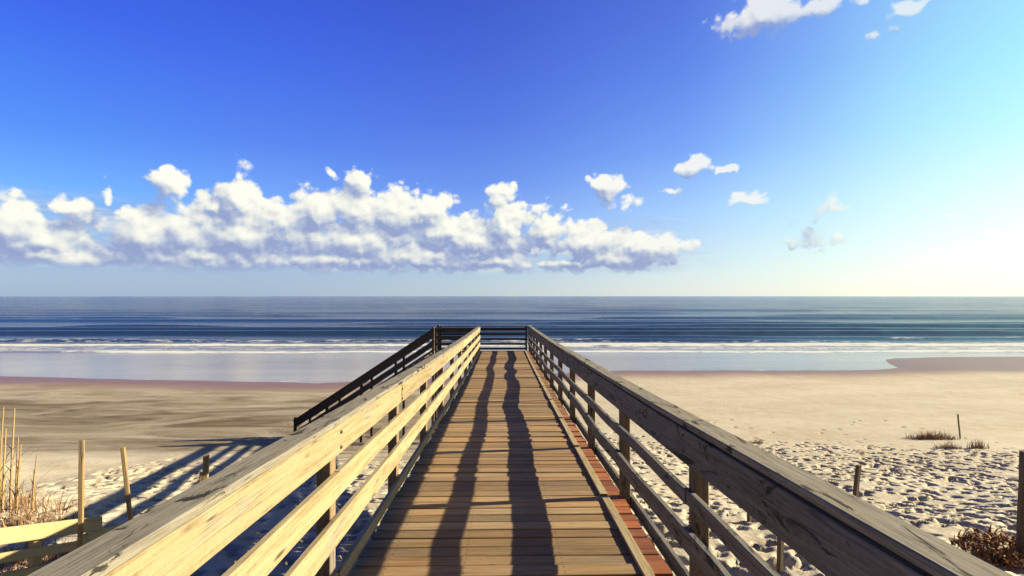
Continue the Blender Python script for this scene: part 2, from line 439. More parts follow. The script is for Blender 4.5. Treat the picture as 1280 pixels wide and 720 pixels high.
# ------------------------------------------------------------------ ground
PY = [-400, -60, -20, 0, 3, 7, 12, 18, 22, 30, 38]
PZ = [6.0, 5.6, 5.0, 4.45, 4.1, 3.5, 2.45, 1.2, .62, .34, .12]
def shore(x):
    """distance of the waterline"""
    s = np.interp(x, [-400, -46, -16, -4, 6, 10, 35, 38.2, 39.6, 40.6, 43, 48, 60, 400], [44, 43, 39.5, 42, 45, 46.3, 46.6, 47.6, 49.8, 53, 55.3, 56.0, 56.8, 60])
    return s + (fbm(x * .09, 3.3, 5, 3) - .5) * 2.2 * sstep(-300, 300, x * 0 + 1) + (fbm(x * .8, 6.6, 15, 3) - .5) * .9
def ground_z(x, y):
    x = np.asarray(x, float); y = np.asarray(y, float)
    z = np.interp(y, PY, PZ)
    ys = shore(x)
    beach = (ys - y) * .0155
    k = sstep(31, 39, y)
    z = z * (1 - k) + beach * k
    z = z + .72 * np.exp(-((x + 4.2) / 1.9) ** 2 - ((y - 2.2) / 1.9) ** 2)
    dune = 1 - sstep(9, 24, y)
    z = z + (fbm(x * .16 + 9, y * .16, 21, 4) - .5) * 1.1 * dune * sstep(2.0, 7.0, np.abs(x))
    z = z + (fbm(x * .06, y * .06, 31, 3) - .5) * .35 * (1 - sstep(18, 36, y))
    return z
def gz(x, y): return float(ground_z(np.array([x]), np.array([y]))[0])

def grid_mesh(name, xs, ys, Z, mat, attrs=(), kind='structure'):
    nx, ny = len(xs), len(ys)
    X, Y = np.meshgrid(xs, ys)
    co = np.stack([X, Y, Z], -1).reshape(-1, 3)
    idx = np.arange(nx * ny).reshape(ny, nx)
    q = np.stack([idx[:-1, :-1], idx[:-1, 1:], idx[1:, 1:], idx[1:, :-1]], -1).reshape(-1, 4)
    me = bpy.data.meshes.new(name)
    me.vertices.add(len(co)); me.vertices.foreach_set('co', co.ravel())
    me.loops.add(q.size); me.loops.foreach_set('vertex_index', q.ravel())
    me.polygons.add(len(q)); me.polygons.foreach_set('loop_start', np.arange(0, q.size, 4))
    me.polygons.foreach_set('loop_total', np.full(len(q), 4))
    me.polygons.foreach_set('use_smooth', np.ones(len(q), bool))
    for an, av in attrs:
        a = me.attributes.new(an, 'FLOAT', 'POINT'); a.data.foreach_set('value', av.ravel().astype(np.float32))
    me.update(); me.validate()
    me.materials.append(mat)
    o = bpy.data.objects.new(name, me); COL.objects.link(o)
    return tag(o, kind=kind)

def axis(lo, dlo, dhi, hi, step, growth=1.13):
    mid = np.arange(dlo, dhi, step)
    a = [dlo]; s = step
    while a[-1] > lo: s *= growth; a.append(a[-1] - s)
    b = [mid[-1]]; s = step
    while b[-1] < hi: s *= growth; b.append(b[-1] + s)
    return np.concatenate([np.array(a[1:])[::-1], mid, np.array(b[1:])])

def sand_material():
    m, t, bs = new_mat('beach_sand')
    tc = t.n.new('ShaderNodeTexCoord'); P = tc.outputs['Object']
    wet, damp_shade = t.attr('wet'), t.attr('damp_shade')
    big = t.noise(t.vmath('MULTIPLY', P, (.12, .35, .3)), 1, 5, .6, .4)
    mid = t.noise(P, 1.6, 6, .65)
    fine = t.noise(P, 60, 4, .7)
    c = t.ramp(t.math('ADD', t.math('MULTIPLY', big, .5), t.math('MULTIPLY', mid, .5)), [(.33, (.43, .36, .24)), (.5, (.525, .453, .325)), (.68, (.60, .53, .395))])
    c = t.vmath('SCALE', c, scale=t.map(fine, .25, .75, .82, 1.16))
    # scattered dark wrack and shell grit
    gr = t.map(t.noise(P, 9, 5, .75), .67, .74, 0, .55)
    c = t.mix(gr, c, (.12, .08, .05))
    # long moist streaks, plus the weaker light on the left beach painted in
    stre = t.noise(t.vmath('MULTIPLY', P, (.13, .42, 1)), 1, 5, .60, 1.6)
    dm = t.math('MULTIPLY', damp_shade, t.map(stre, .34, .66, .40, 1.08))
    c = t.mix(dm, c, (.125, .088, .048))
    wcol = t.mix(t.noise(t.vmath('MULTIPLY', P, (.2, 1.2, 1)), 1, 4), (.17, .088, .05), (.25, .135, .078))
    c = t.mix(wet, c, wcol)
    t.put(bs.inputs['Base Color'], c)
    t.put(bs.inputs['Roughness'], t.map(wet, 0, 1, .9, .42))
    t.put(bs.inputs['Specular IOR Level'], t.map(wet, 0, 1, .15, .5))
    bh = t.math('ADD', t.math('MULTIPLY', fine, .25), t.noise(P, 7, 6, .7))
    t.put(bs.inputs['Normal'], t.bump(bh, t.map(wet, 0, 1, .55, .06), .05))
    return m
M_sand = sand_material()

STEP = .052
gx = axis(-900, -13, 23, 900, STEP, 1.10)
gy = axis(-300, 1.5, 27, 78, STEP, 1.06)
GX, GY = np.meshgrid(gx, gy)
GZ = ground_z(GX, GY)
i0, j0 = int(np.argmin(abs(gx + 13))), int(np.argmin(abs(gy - 1.5)))
def dent(cx, cy, ang, L, W, D):
    r = 2.2 * max(L, W)
    xa, xb = int((cx - r + 13) / STEP) + i0, int((cx + r + 13) / STEP) + i0 + 1
    ya, yb = int((cy - r - 1.5) / STEP) + j0, int((cy + r - 1.5) / STEP) + j0 + 1
    xa, ya = max(xa, 0), max(ya, 0)
    if xb <= xa or yb <= ya or xb > len(gx) or yb > len(gy): return
    X = GX[ya:yb, xa:xb] - cx; Y = GY[ya:yb, xa:xb] - cy
    u = (X * math.cos(ang) + Y * math.sin(ang)) / L; v = (-X * math.sin(ang) + Y * math.cos(ang)) / W
    r2 = u * u + v * v
    GZ[ya:yb, xa:xb] += -D * np.exp(-r2 ** 2.2) + .09 * D * np.exp(-((np.sqrt(r2) - 1.45) / .38) ** 2)
rg = random.Random(3)
def rough_weight(x, y):
    if x > 1.2:
        up = 24.5 - .30 * x if x > 4 else 19
        w = 1 - float(sstep(up - 4, up + 2, y))
        if x < 7 and y > 13: w *= .5
        return w
    return .75 * (1 - float(sstep(13.5, 17, y)))
cnt = 0
for k in range(18000):
    x, y = rg.uniform(-12, 22), rg.uniform(2.2, 26)
    if rg.random() < rough_weight(x, y) * (.5 + .75 * float(sstep(.36, .58, vnoise(x * .55, y * .55, 71)))):
        s = rg.uniform(.75, 1.25)
        big_ = 1.0 if x > 0 else .72
        dent(x, y, rg.uniform(0, 3.1), .100 * s, .076 * s, rg.uniform(.08, .15) * big_)
    elif rg.random() < .02:
        dent(x, y, rg.uniform(0, 3.1), .14, .09, .035)
rghm = np.where(GX > 1.2, 1 - sstep(15, 25, GY), .8 * (1 - sstep(12, 17, GY)))
GZ += (fbm(GX * 2.1, GY * 2.1, 77, 4) - .5) * .07 * rghm
ys_ = shore(GX)
wet = sstep(-6.5, -.8, GY - np.minimum(ys_, 47.2) + (fbm(GX * .12, GY * .3, 8, 3) - .5) * 2.5)
damp_shade = sstep(14.5, 19, GY + (fbm(GX * .2, GY * .4, 9, 3) - .5) * 5) * (.86 * (1 - sstep(-7, 6, GX)) + .08)  # left side toned darker for its view away from the sun
damp_shade = damp_shade * (1 - .35 * sstep(29, 36, GY))
sand = grid_mesh('sand', gx, gy, GZ, M_sand, (('wet', wet), ('damp_shade', damp_shade)))

# ------------------------------------------------------------------ sea
def water_material():
    m, t, bs = new_mat('sea_water')
    tc = t.n.new('ShaderNodeTexCoord'); P = tc.outputs['Object']
    foam, deep = t.attr('foam'), t.attr('deep')
    c = t.mix(deep, (.30, .27, .23), (.024, .042, .062))
    r1 = t.noise(t.vmath('MULTIPLY', P, (.05, .45, 1)), 1, 5, .6, .6)
    r2 = t.noise(t.vmath('MULTIPLY', P, (.7, 2.4, 1)), 1, 5, .65, .4)
    r3 = t.noise(t.vmath('MULTIPLY', P, (.012, .07, 1)), 1, 4, .6)
    h = t.math('ADD', t.math('MULTIPLY', r1, 1.1), t.math('MULTIPLY', r2, .4))
    sy = t.n.new('ShaderNodeSeparateXYZ'); t.put(sy.inputs[0], P)
    nrm = t.bump(h, t.map(sy.outputs[1], 58, 330, .06, 1.0), .8)
    nrm = t.bump(r2, t.map(deep, 0, 1, 0, .30), .5, nrm)
    fn = t.noise(t.vmath('MULTIPLY', P, (.35, 1.3, 1)), 1, 7, .72, .5)
    fz = t.math('ADD', foam, t.math('MULTIPLY', t.math('SUBTRACT', fn, .5), 1.5))
    ff = t.map(fz, .42, .68, 0, 1, True)
    ff = t.math('MULTIPLY', ff, t.map(foam, .02, .15, 0, 1))
    c = t.mix(t.map(r3, .35, .65, 0, .75), c, t.mix(deep, (.15, .125, .10), (.02, .06, .11)))
    c = t.mix(ff, c, (.66, .67, .62))
    t.put(bs.inputs['Base Color'], c)
    rg_ = t.math('MULTIPLY', t.map(deep, 0, 1, .12, .16), t.map(r3, .35, .65, .6, 1.3))
    t.put(bs.inputs['Roughness'], t.math('MAXIMUM', rg_, t.math('MULTIPLY', ff, .9)))
    bs.inputs['IOR'].default_value = 1.333
    t.put(bs.inputs['Specular IOR Level'], t.map(ff, 0, 1, .5, .05))
    t.put(bs.inputs['Normal'], nrm)
    return m
M_water = water_material()
wx = axis(-9000, -110, 110, 9000, .6, 1.12)
wy = np.concatenate([np.arange(36, 56, .5), np.arange(56, 100, .16), np.arange(100, 190, .45), np.arange(190, 330, .9), 330 * 1.035 ** np.arange(0, 125)])
WX, WY = np.meshgrid(wx, wy)
WZ = np.zeros_like(WX); foam = np.zeros_like(WX)
ridges = [  # distance, height, front width, back width, foam
    (61.3, .20, .45, 2.2, 1.0), (65.2, .2, .5, 2.0, .7), (70.5, .55, .8, 3.2, 1.0), (75.5, .45, .8, 3, .62), (80, .75, 1.1, 4, .0), (88, .95, 1.2, 4.5, .0), (98, .95, 1.4, 5, 0), (109, 1.0, 1.6, 5, 0),
    (122, .85, 2, 6, 0), (136, .8, 2.1, 7, 0), (152, .8, 2.4, 8, 0), (172, .75, 2.8, 9, 0), (198, .75, 3.4, 11, 0), (235, .8, 4.5, 14, 0), (290, .7, 8, 18, 0), (350, .7, 10, 22, 0), (430, .8, 13, 28, 0)]
for i, (d, hgt, fw, bw, fo) in enumerate(ridges):
    yy = d + (fbm(WX * .018, i * 9.1, 40 + i, 3) - .5) * (3.2 if d > 75 else 2.6) + (fbm(WX * .15, i * 3.1, 60 + i, 2) - .5) * .8
    env = sstep(.30, .62, fbm(WX * .013 + i * 5.3, i * 2.7, 90 + i, 3)) * .95 + .12
    u = WY - yy
    prof = np.where(u < 0, np.exp(-(u / fw) ** 2), np.exp(-(u / bw) ** 2))
    WZ += .8 * hgt * env * prof
    if fo:
        # white water: crest and the tongue in front of it
        tail = 3.6 if d > 65 else 1.5
        brk = sstep(.30, .48, fbm(WX * .03 + 3 * i, 1.7 * i, 120 + i, 3))
        f1 = np.where(u > 0, np.exp(-(u / .9) ** 2), np.exp(-(-u / tail) ** 1.3)) * (.30 + .52 * brk)
        foam = np.maximum(foam, f1 * fo)
side = sstep(-5, 40, WX)
foam = np.maximum(foam, side * .40 * sstep(59.5, 61.5, WY) * (1 - sstep(73, 76, WY)))
foam = np.maximum(foam, .43 * sstep(60, 61, WY) * (1 - sstep(74, 77, WY)))
lacy = np.exp(-((WY - shore(WX) - .5) / .5) ** 2) * .42
foam = np.maximum(foam, lacy)
foam = np.maximum(foam, np.exp(-((WY - 78 - (fbm(WX * .02, 2.2, 211, 2) - .5) * 5) / 1.2) ** 2) * .5 * sstep(.5, .62, fbm(WX * .04, 7.1, 209, 2)))
deep = sstep(59, 77, WY)
water = grid_mesh('sea', wx, wy, WZ, M_water, (('foam', foam), ('deep', deep)))

# ------------------------------------------------------------------ boardwalk
S_END, S_PLAT = 22.3, 20.8
def zd(s): return CAM_Z - 1.75 - .05 * s + (.00067 * s * s if s > 0 else 0)
def P(s, u, h): return (.035 - .0166 * s + u, s + .0166 * u, zd(s) + h)
RV = (1.0, .0166, 0.0); FV = (-.0166, 1.0, 0.0); UP = (0.0, 0.0, 1.0)

bw = empty('boardwalk', P(0, 0, 0))
tag(bw, 'long weathered timber boardwalk with railings and a stair going down to the beach', 'boardwalk')

mb = MB()
s = -3.0; k = 0
PITCH, PW = .1465, .1295
rp = random.Random(5)
while s < S_END - .02:
    dz = rp.uniform(-.007, .005); tilt = rp.uniform(-.004, .004)
    ul, ur = -1.095 + rp.uniform(-.012, .004), 1.132 + rp.uniform(-.014, .006)
    w = PW + rp.uniform(-.006, .005); sk = rp.uniform(-.006, .006)
    c = P(s + PITCH / 2, 0, -.019 + dz)
    pts = [(c[0] + RV[0] * u + FV[0] * sk * u, c[1] + RV[1] * u + FV[1] * sk * u, c[2] + tilt * u + .003 * n1(u * 1.3 + 10, k % 50)) for u in np.linspace(ul, ur, 7)]
    mb.beam(pts, (FV[0], FV[1], -.04), UP, w / 2, .019, .005)
    s += PITCH; k += 1
decking = mb.build('decking', M_deck, bw)
# landing boards left of the walk
mb = MB(); s = S_PLAT
while s < S_END - .02:
    c0, c1 = P(s + PITCH / 2, -3.05, -.021), P(s + PITCH / 2, -1.115, -.021)
    mb.beam([c0, c1], FV, UP, PW / 2, .019, .005); s += PITCH
mb.build('landing_deck', M_deck, bw)
# stringers below
for u in (-1.02, -.35, .35, 1.02):
    mb = MB(); mb.beam([P(s_, u, -.145) for s_ in np.linspace(-3, S_END - .05, 26)], RV, UP, .022, .10, .004)
    mb.build('stringer', M_darkshade, bw)

def run_board(u, h0, h1, s0, s1, joints, mat, parent, name, half=.019, wob=.006, seed=0, gap=.003, drift=None):
    """a rail board run: pieces end to end between joints, gently warped"""
    js = [s0] + [j for j in joints if s0 + .3 < j < s1 - .3] + [s1]
    objs = []
    for i in range(len(js) - 1):
        a, b = js[i] + gap, js[i + 1] - gap
        n = max(3, int((b - a) / .3))
        du0, dh0 = random.uniform(-.003, .003), random.uniform(-.005, .005)
        pts = []; rr = []; uu = []
        for q in np.linspace(a, b, n):
            du = du0 + wob * n1(q * .55, seed + i) * 1.2
            dh = dh0 + wob * 2.6 * n1(q * .5 + 40, seed + 13) + (drift(q) if drift else 0)
            roll = .035 * n1(q * .6, seed + 29)
            pts.append(P(q, u + du, (h0 + h1) / 2 + dh))
            rr.append((RV[0], RV[1], roll)); uu.append((-roll, 0, 1.0))
        m_ = MB(); m_.beam(pts, rr, uu, half, (h1 - h0) / 2, .004)
        objs.append(m_.build(name, mat, parent))
    return objs

def rise(q): return .003 * max(0, min(q, 22) - 3)
def make_railing(side, posts, s0, s1, board_mat, levels, post_mat):
    """fascia run is the railing's own mesh; the other members are its sub-parts"""
    sg = side
    joints = posts[1::2]
    mf = MB()
    js = [s0] + [j for j in posts[2::2] if s0 + .3 < j < s1 - .3] + [s1]
    for i in range(len(js) - 1):
        a, b = js[i] + .003, js[i + 1] - .003
        pts = []; 
        du0, dh0 = random.uniform(-.003, .003), random.uniform(-.004, .004)
        for q in np.linspace(a, b, max(3, int((b - a) / .3))):
            pts.append(P(q, sg * 1.081 + du0 + .006 * n1(q * .6, 3 + i), (.998 if sg < 0 else .975) + dh0 + .012 * n1(q * .5, 8) + rise(q)))
        mf.beam(pts, RV, UP, .019, .092 if sg < 0 else .102, .004)
    rail = mf.build('railing', board_mat, bw)
    js = [s0] + [j for j in joints if s0 + .3 < j < s1 - .3] + [s1]
    for i in range(len(js) - 1):
        a, b = js[i] + .003, js[i + 1] - .003
        off = random.uniform(-.004, .004)
        pts = [P(q, sg * 1.126 + off + .005 * n1(q * .6, 23 + i), 1.111 + .012 * n1(q * .5, 8) + rise(q)) for q in np.linspace(a, b, max(3, int((b - a) / .3)))]
        m_ = MB(); m_.beam(pts, (RV[0], RV[1], sg * -.02), UP, .074, .0185, .006)
        m_.build('cap_board', M_cap, rail)
    for li, (u, h0, h1, wob, dr) in enumerate(levels):
        run_board(sg * u, h0, h1, s0, s1, posts[(li % 2) + 1::2], board_mat, rail, 'rail_board', .019, wob, 31 + li * 7 + (50 if sg > 0 else 0), drift=dr)
    for ps in posts:
        p = P(ps, sg * 1.147, 0); zb = gz(p[0], p[1]) - .5
        top = zd(ps) + 1.088 + .012 * n1(ps * .5, 8) - .006 + rise(ps)
        m_ = MB()
        lean = random.uniform(-.012, .012)
        m_.beam([(p[0], p[1], zb), (p[0], p[1], zd(ps) - .1), (p[0] + 0, p[1] + lean, top)], RV, FV, .045, .045, .006)
        m_.build('post', post_mat, rail)
    return rail

postsR = [2.92 + 1.79 * i for i in range(-3, 11)] + [S_END - .06]
postsR = [p for p in postsR if p < S_END - .8] + [S_END - .06]
postsL = [3.05 + 1.82 * i for i in range(-3, 10)]
postsL = [p for p in postsL if p < S_PLAT - .9] + [S_PLAT - .06]
driftB = lambda q: -.006 * max(0, q - 6)
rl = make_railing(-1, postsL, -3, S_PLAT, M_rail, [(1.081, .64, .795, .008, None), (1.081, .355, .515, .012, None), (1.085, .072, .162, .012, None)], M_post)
rr_ = make_railing(1, postsR, -3, S_END, M_railshade, [(1.081, .63, .72, .030, None), (1.081, .345, .475, .050, lambda q: -.0035 * max(0, q - 6))], M_postshade)
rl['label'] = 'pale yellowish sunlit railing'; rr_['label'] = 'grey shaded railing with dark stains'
M_bolt, _t, _b = new_mat('bolt_steel'); _b.inputs['Base Color'].default_value = (.10, .075, .055, 1); _b.inputs['Metallic'].default_value = .6; _b.inputs['Roughness'].default_value = .6
M_bolt2, _t, _b = new_mat('galvanised_bolt'); _b.inputs['Base Color'].default_value = (.55, .53, .47, 1); _b.inputs['Roughness'].default_value = .5
def bolt(c, axis_, r, mat, parent, depth=.008):
    m_ = MB(); a = Vector(axis_).normalized(); b = a.cross(Vector((0, 0, 1))).normalized(); u_ = a.cross(b)
    rings = [[tuple(Vector(c) + a * d + (b * math.cos(k * math.pi / 4) + u_ * math.sin(k * math.pi / 4)) * r * q) for k in range(8)] for d, q in ((-.004, 1), (depth * .7, 1), (depth, .7))]
    m_.ring_sweep(rings, [0, .01, .02], [.01 * k for k in range(9)])
    return m_.build('bolt', mat, parent)
for sg, rail, pst in ((-1, rl, postsL), (1, rr_, postsR)):
    for ps in pst[2:8]:
        for hh in (.945, 1.04):
            bolt(P(ps + .01, sg * 1.0615, hh), (-sg * RV[0], -sg * RV[1], 0), .011, M_bolt, rail)
# outer rim board and the inner batten on the right
for o in run_board(1.216, -.09, .028, -3, S_END, postsR[1::2], M_railshade, rr_, 'rim_board', .019, .004, 77): pass
for i in range(len(postsR) - 1):
    a, b = postsR[i] + .03, postsR[i + 1] - .03
    m_ = MB(); pts = [P(q, .945 + .004 * n1(q, 5), .014) for q in np.linspace(a, b, 6)]
    m_.beam(pts, RV, UP, .036, .0125, .004); m_.build('batten', M_rail, rr_)
# end rail across the landing (5 boards), its fascia as the part
def cross_rail(name, s, u0, u1, nposts, levels, skip_cap=False):
    m_ = MB(); m_.beam([P(s, u0, .99), P(s, (u0 + u1) / 2, .985), P(s, u1, .99)], FV, UP, .019, .07, .004)
    r = m_.build(name, M_darkshade, bw)
    for h0, h1 in levels:
        m_ = MB(); m_.beam([P(s, u0, (h0 + h1) / 2), P(s, (u0 + u1) / 2, (h0 + h1) / 2 + .004), P(s, u1, (h0 + h1) / 2)], FV, UP, .019, (h1 - h0) / 2, .004)
        m_.build('rail_board', M_darkshade, r)
    m_ = MB(); m_.beam([P(s, u0 - .05, 1.115), P(s, u1 + .02, 1.115)], FV, UP, .07, .0185, .004); m_.build('cap_board', M_darkshade, r)
    for u in nposts:
        p = P(s + .068, u, 0)
        m_ = MB(); m_.beam([(p[0], p[1], gz(p[0], p[1]) - .5), (p[0], p[1], zd(s) + 1.09)], RV, FV, .045, .045, .005); m_.build('post', M_darkshade, r)
    return r
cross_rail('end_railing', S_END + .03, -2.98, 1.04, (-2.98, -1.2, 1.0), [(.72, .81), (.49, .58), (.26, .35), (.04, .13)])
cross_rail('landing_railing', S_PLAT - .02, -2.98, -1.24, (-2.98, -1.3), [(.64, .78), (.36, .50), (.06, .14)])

# stair down to the left
st_x0, st_x1 = P(21.5, -3.1, 0)[0], P(21.5, -3.1, 0)[0] - 5.95
zt = zd(21.5); zb_ = .72
NS = 22
stair = None
m_ = MB()
for sy in (S_PLAT + .12, S_END - .12):
    m_.beam([(st_x0 + .1, sy, zt - .16), (st_x1 - .05, sy, zb_ - .05)], (0, 1, 0), (.53, 0, .85), .021, .13, .004)
stair = m_.build('stair', M_darkshade, bw)
for i in range(1, NS):
    f = i / NS
    x = st_x0 + (st_x1 - st_x0) * f; z = zt + (zb_ - zt) * f
    m_ = MB(); m_.beam([(x + .02, S_PLAT + .02, z), (x + .02, S_END - .02, z)], (1, 0, 0), UP, .14, .019, .004); m_.build('tread', M_post, stair)
for sy in (S_PLAT - .02, S_END + .03):
    def q(f, h): return (st_x0 + (st_x1 - st_x0) * f, sy, zt + (zb_ - zt) * f + h)
    slope = ((zb_ - zt) / (st_x1 - st_x0))
    upv = (-slope * .85 * -1 * -1, 0, 1.0)
    upv = (0, 0, 1)
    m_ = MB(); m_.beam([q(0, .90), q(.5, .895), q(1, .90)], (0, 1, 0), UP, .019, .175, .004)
    sr = m_.build('stair_railing', M_darkshade, bw)
    m_ = MB(); m_.beam([q(-.005, 1.095), q(.5, 1.09), q(1.01, 1.095)], (0, 1, 0), UP, .07, .021, .004); m_.build('cap_board', M_darkshade, sr)
    m_ = MB(); m_.beam([q(0, .45), q(.5, .446), q(1, .45)], (0, 1, 0), UP, .019, .14, .004); m_.build('rail_board', M_darkshade, sr)
    m_ = MB(); m_.beam([q(0, .16), q(1, .16)], (0, 1, 0), UP, .019, .055, .004); m_.build('rail_board', M_darkshade, sr)
    for f in (0, .27, .52, .77, 1.0):
        a = q(f, 0); m_ = MB()
        hh = 1.18 if f in (0, 1.0) else 1.06
        m_.beam([(a[0], a[1] + .068, min(gz(a[0], a[1]), a[2]) - .5), (a[0], a[1] + .068, a[2] + hh)], (1, 0, 0), (0, 1, 0), .055, .047, .006)
        nw = m_.build('newel' if f in (0, 1.0) else 'post', M_post if f == 0 else M_darkshade, sr)
        if f == 1.0:
            for hh in (.42, .86, 1.06): bolt((a[0] + .012, a[1] + .02, a[2] + hh), (0, -1, 0), .034, M_bolt2, sr, .012)

# ------------------------------------------------------------------ fence, stakes, post
def stake(name, base, top, half, mat, label, cat='stake', group=None, square=True):
    b = (base[0], base[1], gz(base[0], base[1]) - .3)
    m_ = MB()
    n = 5
    pts = [tuple(b[j] + (top[j] - b[j]) * t_ + (random.uniform(-.004, .004) if 0 < t_ < 1 and j < 2 else 0) for j in range(3)) for t_ in np.linspace(0, 1, n)]
    if square: m_.beam(pts, (.94, .34, 0), (-.34, .94, 0), half, half * .8, half * .25)
    else: m_.rod(pts, [half * (1 - .12 * i / n) for i in range(n)], 9)
    o = m_.build(name, mat, None, base=(base[0], base[1], gz(base[0], base[1])))
    return tag(o, label, cat, group)
def at(px, py, D): return ((px - 640) / F_PX * D, D, CAM_Z + (370 - py) / F_PX * D)
GS = 'thin wooden stakes in the dune left of the boardwalk'
GR = 'dark wooden stakes in the sand right of the boardwalk'
stake('stake', (-2.68, 3.0), at(105, 549, 3.0), .0125, M_stake, 'tall straight wooden stake standing in front of the pale rail fence', group=GS)
stake('stake', (-3.80, 5.0), at(156, 558, 5.0), .019, M_stake, 'thin leaning wooden stake just past the end of the top fence board', group=GS)
stake('stake', (-4.46, 7.0), at(260, 568, 7.0), .036, M_stake, 'short thick stake standing against the blue railing shadow on the sand', group=GS)
stake('stake', (-4.72, 7.3), at(254.5, 589, 7.3), .024, M_stake, 'tiny stub of a stake beside the short thick stake', group=GS)
stake('stake', (6.30, 9.0), at(1071, 580, 9.0), .042, M_stakedark, 'leaning dark stake rising above the cap board on the footprint-covered sand', group=GR)
stake('stake', (3.31, 6.0), at(974, 640, 6.0), .035, M_stakedark, 'dark stake seen through the gap below the top board near the camera', group=GR)
stake('stake', (3.92, 8.0), at(935, 610, 8.0), .035, M_stakedark, 'small stake seen through the railing gap farther along the boardwalk', group=GR)
stake('stake', (5.9, 9.0), at(1033, 600, 9.0), .05, M_stakedark, 'stubby dark stump barely poking out of the sand left of a leaning stake', 'stump', group=GR)
stake('wooden_post', (6.43, 6.1), at(1281, 563, 6.1), .072, M_stakedark, 'thick brown wooden post at the picture edge above a rusty bush', 'post', square=True)

fn = empty('rail_fence', (-3.2, 3.05, gz(-3.2, 3.05)))
tag(fn, 'low pale yellow board fence on the dune left of the boardwalk', 'fence')
FA, FB = at(130, 643, 3.7), at(0, 658, 3.05)
def fpt(t_, dz): # t 0 at far end B(130) .. 1 at px 0 .. beyond
    return (FA[0] + (FB[0] - FA[0]) * t_, FA[1] + (FB[1] - FA[1]) * t_, FA[2] + (FB[2] - FA[2]) * t_ + dz)
fdir = (FB[0] - FA[0], FB[1] - FA[1]); L_ = math.hypot(*fdir); fdir = (fdir[0] / L_, fdir[1] / L_)
fnrm = (fdir[1], -fdir[0], 0)
for t0, t1, d0, d1 in ((0, 3.6, 0, .106), (.13, 3.6, .160, .224), (.3, 3.6, .285, .345)):
    m_ = MB(); m_.beam([fpt(x, -(d0 + d1) / 2 + .006 * n1(x * 2, 4)) for x in np.linspace(t0, t1, 6)], fnrm, UP, .014, (d1 - d0) / 2, .004)
    m_.build('fence_board', M_fence, fn)
for t_ in (.62, 2.6):
    a = fpt(t_, 0); o_ = -.042
    m_ = MB(); m_.beam([(a[0] + fnrm[0] * -o_, a[1] + fnrm[1] * -o_, gz(a[0], a[1]) - .3), (a[0] + fnrm[0] * -o_, a[1] + fnrm[1] * -o_, a[2] - .02)], fnrm, (fdir[0], fdir[1], 0), .026, .026, .004)
    m_.build('post', M_fence, fn)
f2 = empty('rail_fence', at(120, 668, 3.9)[:2] + (gz(-3.38, 3.9),))
tag(f2, 'lower short run of pale fence boards beyond the end of the longer fence', 'fence')
A2, B2 = at(112, 664, 3.85), at(172, 648, 4.6)
for d0, d1 in ((0, .075), (.14, .205)):
    m_ = MB(); m_.beam([(A2[0], A2[1], A2[2] - (d0 + d1) / 2), (B2[0], B2[1], B2[2] - (d0 + d1) / 2)], (.97, .25, 0), UP, .016, (d1 - d0) / 2, .004)
    m_.build('fence_board', M_fence, f2)
for t_ in (.15, .9):
    a = tuple(A2[j] + (B2[j] - A2[j]) * t_ for j in range(3))
    m_ = MB(); m_.beam([(a[0] - .05, a[1] - .012, gz(a[0], a[1]) - .3), (a[0] - .05, a[1] - .012, a[2] - .02)], RV, FV, .03, .03, .004); m_.build('post', M_fence, f2)

# ------------------------------------------------------------------ plants
def clump(name, x, y, rx, ry, n, h0, h1, w, lean, mat, label, cat='grass clump', group=None, wind=(0, 0), base=None):
    rgc = random.Random(int(x * 100 + y * 17))
    m_ = MB()
    for i in range(n):
        a = rgc.uniform(0, 2 * math.pi); r = math.sqrt(rgc.random())
        if rgc.random() < .5: r *= .6
        bx, by = x + rx * r * math.cos(a), y + ry * r * math.sin(a)
        d = rgc.uniform(0, 2 * math.pi)
        dx, dy = math.cos(d) + wind[0], math.sin(d) + wind[1]; q_ = math.hypot(dx, dy) or 1
        m_.blade((bx, by, gz(bx, by) - .06), (dx / q_, dy / q_), rgc.uniform(h0, h1) * (1 - .4 * r), w * rgc.uniform(.6, 1.3), rgc.uniform(.1, 1) * lean)
    o = m_.build(name, mat, None, base=(x, y, gz(x, y)))
    return tag(o, label, cat, group)
def reeds(x, y, items, label):
    """tall stalks with leaves at the foot: stalks part of the thing, blades at its base a child"""
    m_ = MB()
    for dx, dy, h, lx in items:
        b = (x + dx, y + dy, gz(x + dx, y + dy) - .1)
        pts = [(b[0] + lx * t_ * t_, b[1], b[2] + (h + .1) * t_) for t_ in (0, .3, .6, 1)]
        m_.rod(pts, [.019, .017, .014, .008], 6)
        for k in range(5):
            t_ = random.uniform(.1, .75); c_ = (b[0] + lx * t_ * t_, b[1], b[2] + h * t_); a = random.uniform(0, 6.28)
            m_.blade(c_, (math.cos(a), math.sin(a)), random.uniform(.25, .5), .012, .7)
    o = m_.build('reed_clump', M_reed, None, base=(x, y, gz(x, y)))
    tag(o, label, 'reeds')
    m2 = MB(); rgc = random.Random(4)
    for i in range(280):
        a = rgc.uniform(0, 6.28); r = math.sqrt(rgc.random()); bx, by = x + 1.1 * r * math.cos(a), y + .7 * r * math.sin(a)
        d = rgc.uniform(0, 6.28)
        m2.blade((bx, by, gz(bx, by) - .05), (math.cos(d), math.sin(d)), rgc.uniform(.15, .7) * (1.05 - .6 * r), .009, rgc.uniform(.1, .9))
    m2.build('foliage', M_brown, o)
    return o
reeds(-8.35, 8.0, [(-.14, 0, 1.68, .05), (-.05, .1, 1.66, .04), (.03, -.1, 1.35, .03), (.09, .05, 1.2, .02), (.16, 0, 1.1, .05), (-.22, .1, 1.3, -.04), (-.4, 0, 1.3, -.1), (.22, .2, .9, .06)],
      'tall pale dry reed stalks rising from brown grass at the left edge')
GD = 'dry grass clumps on the dune behind the pale fence'
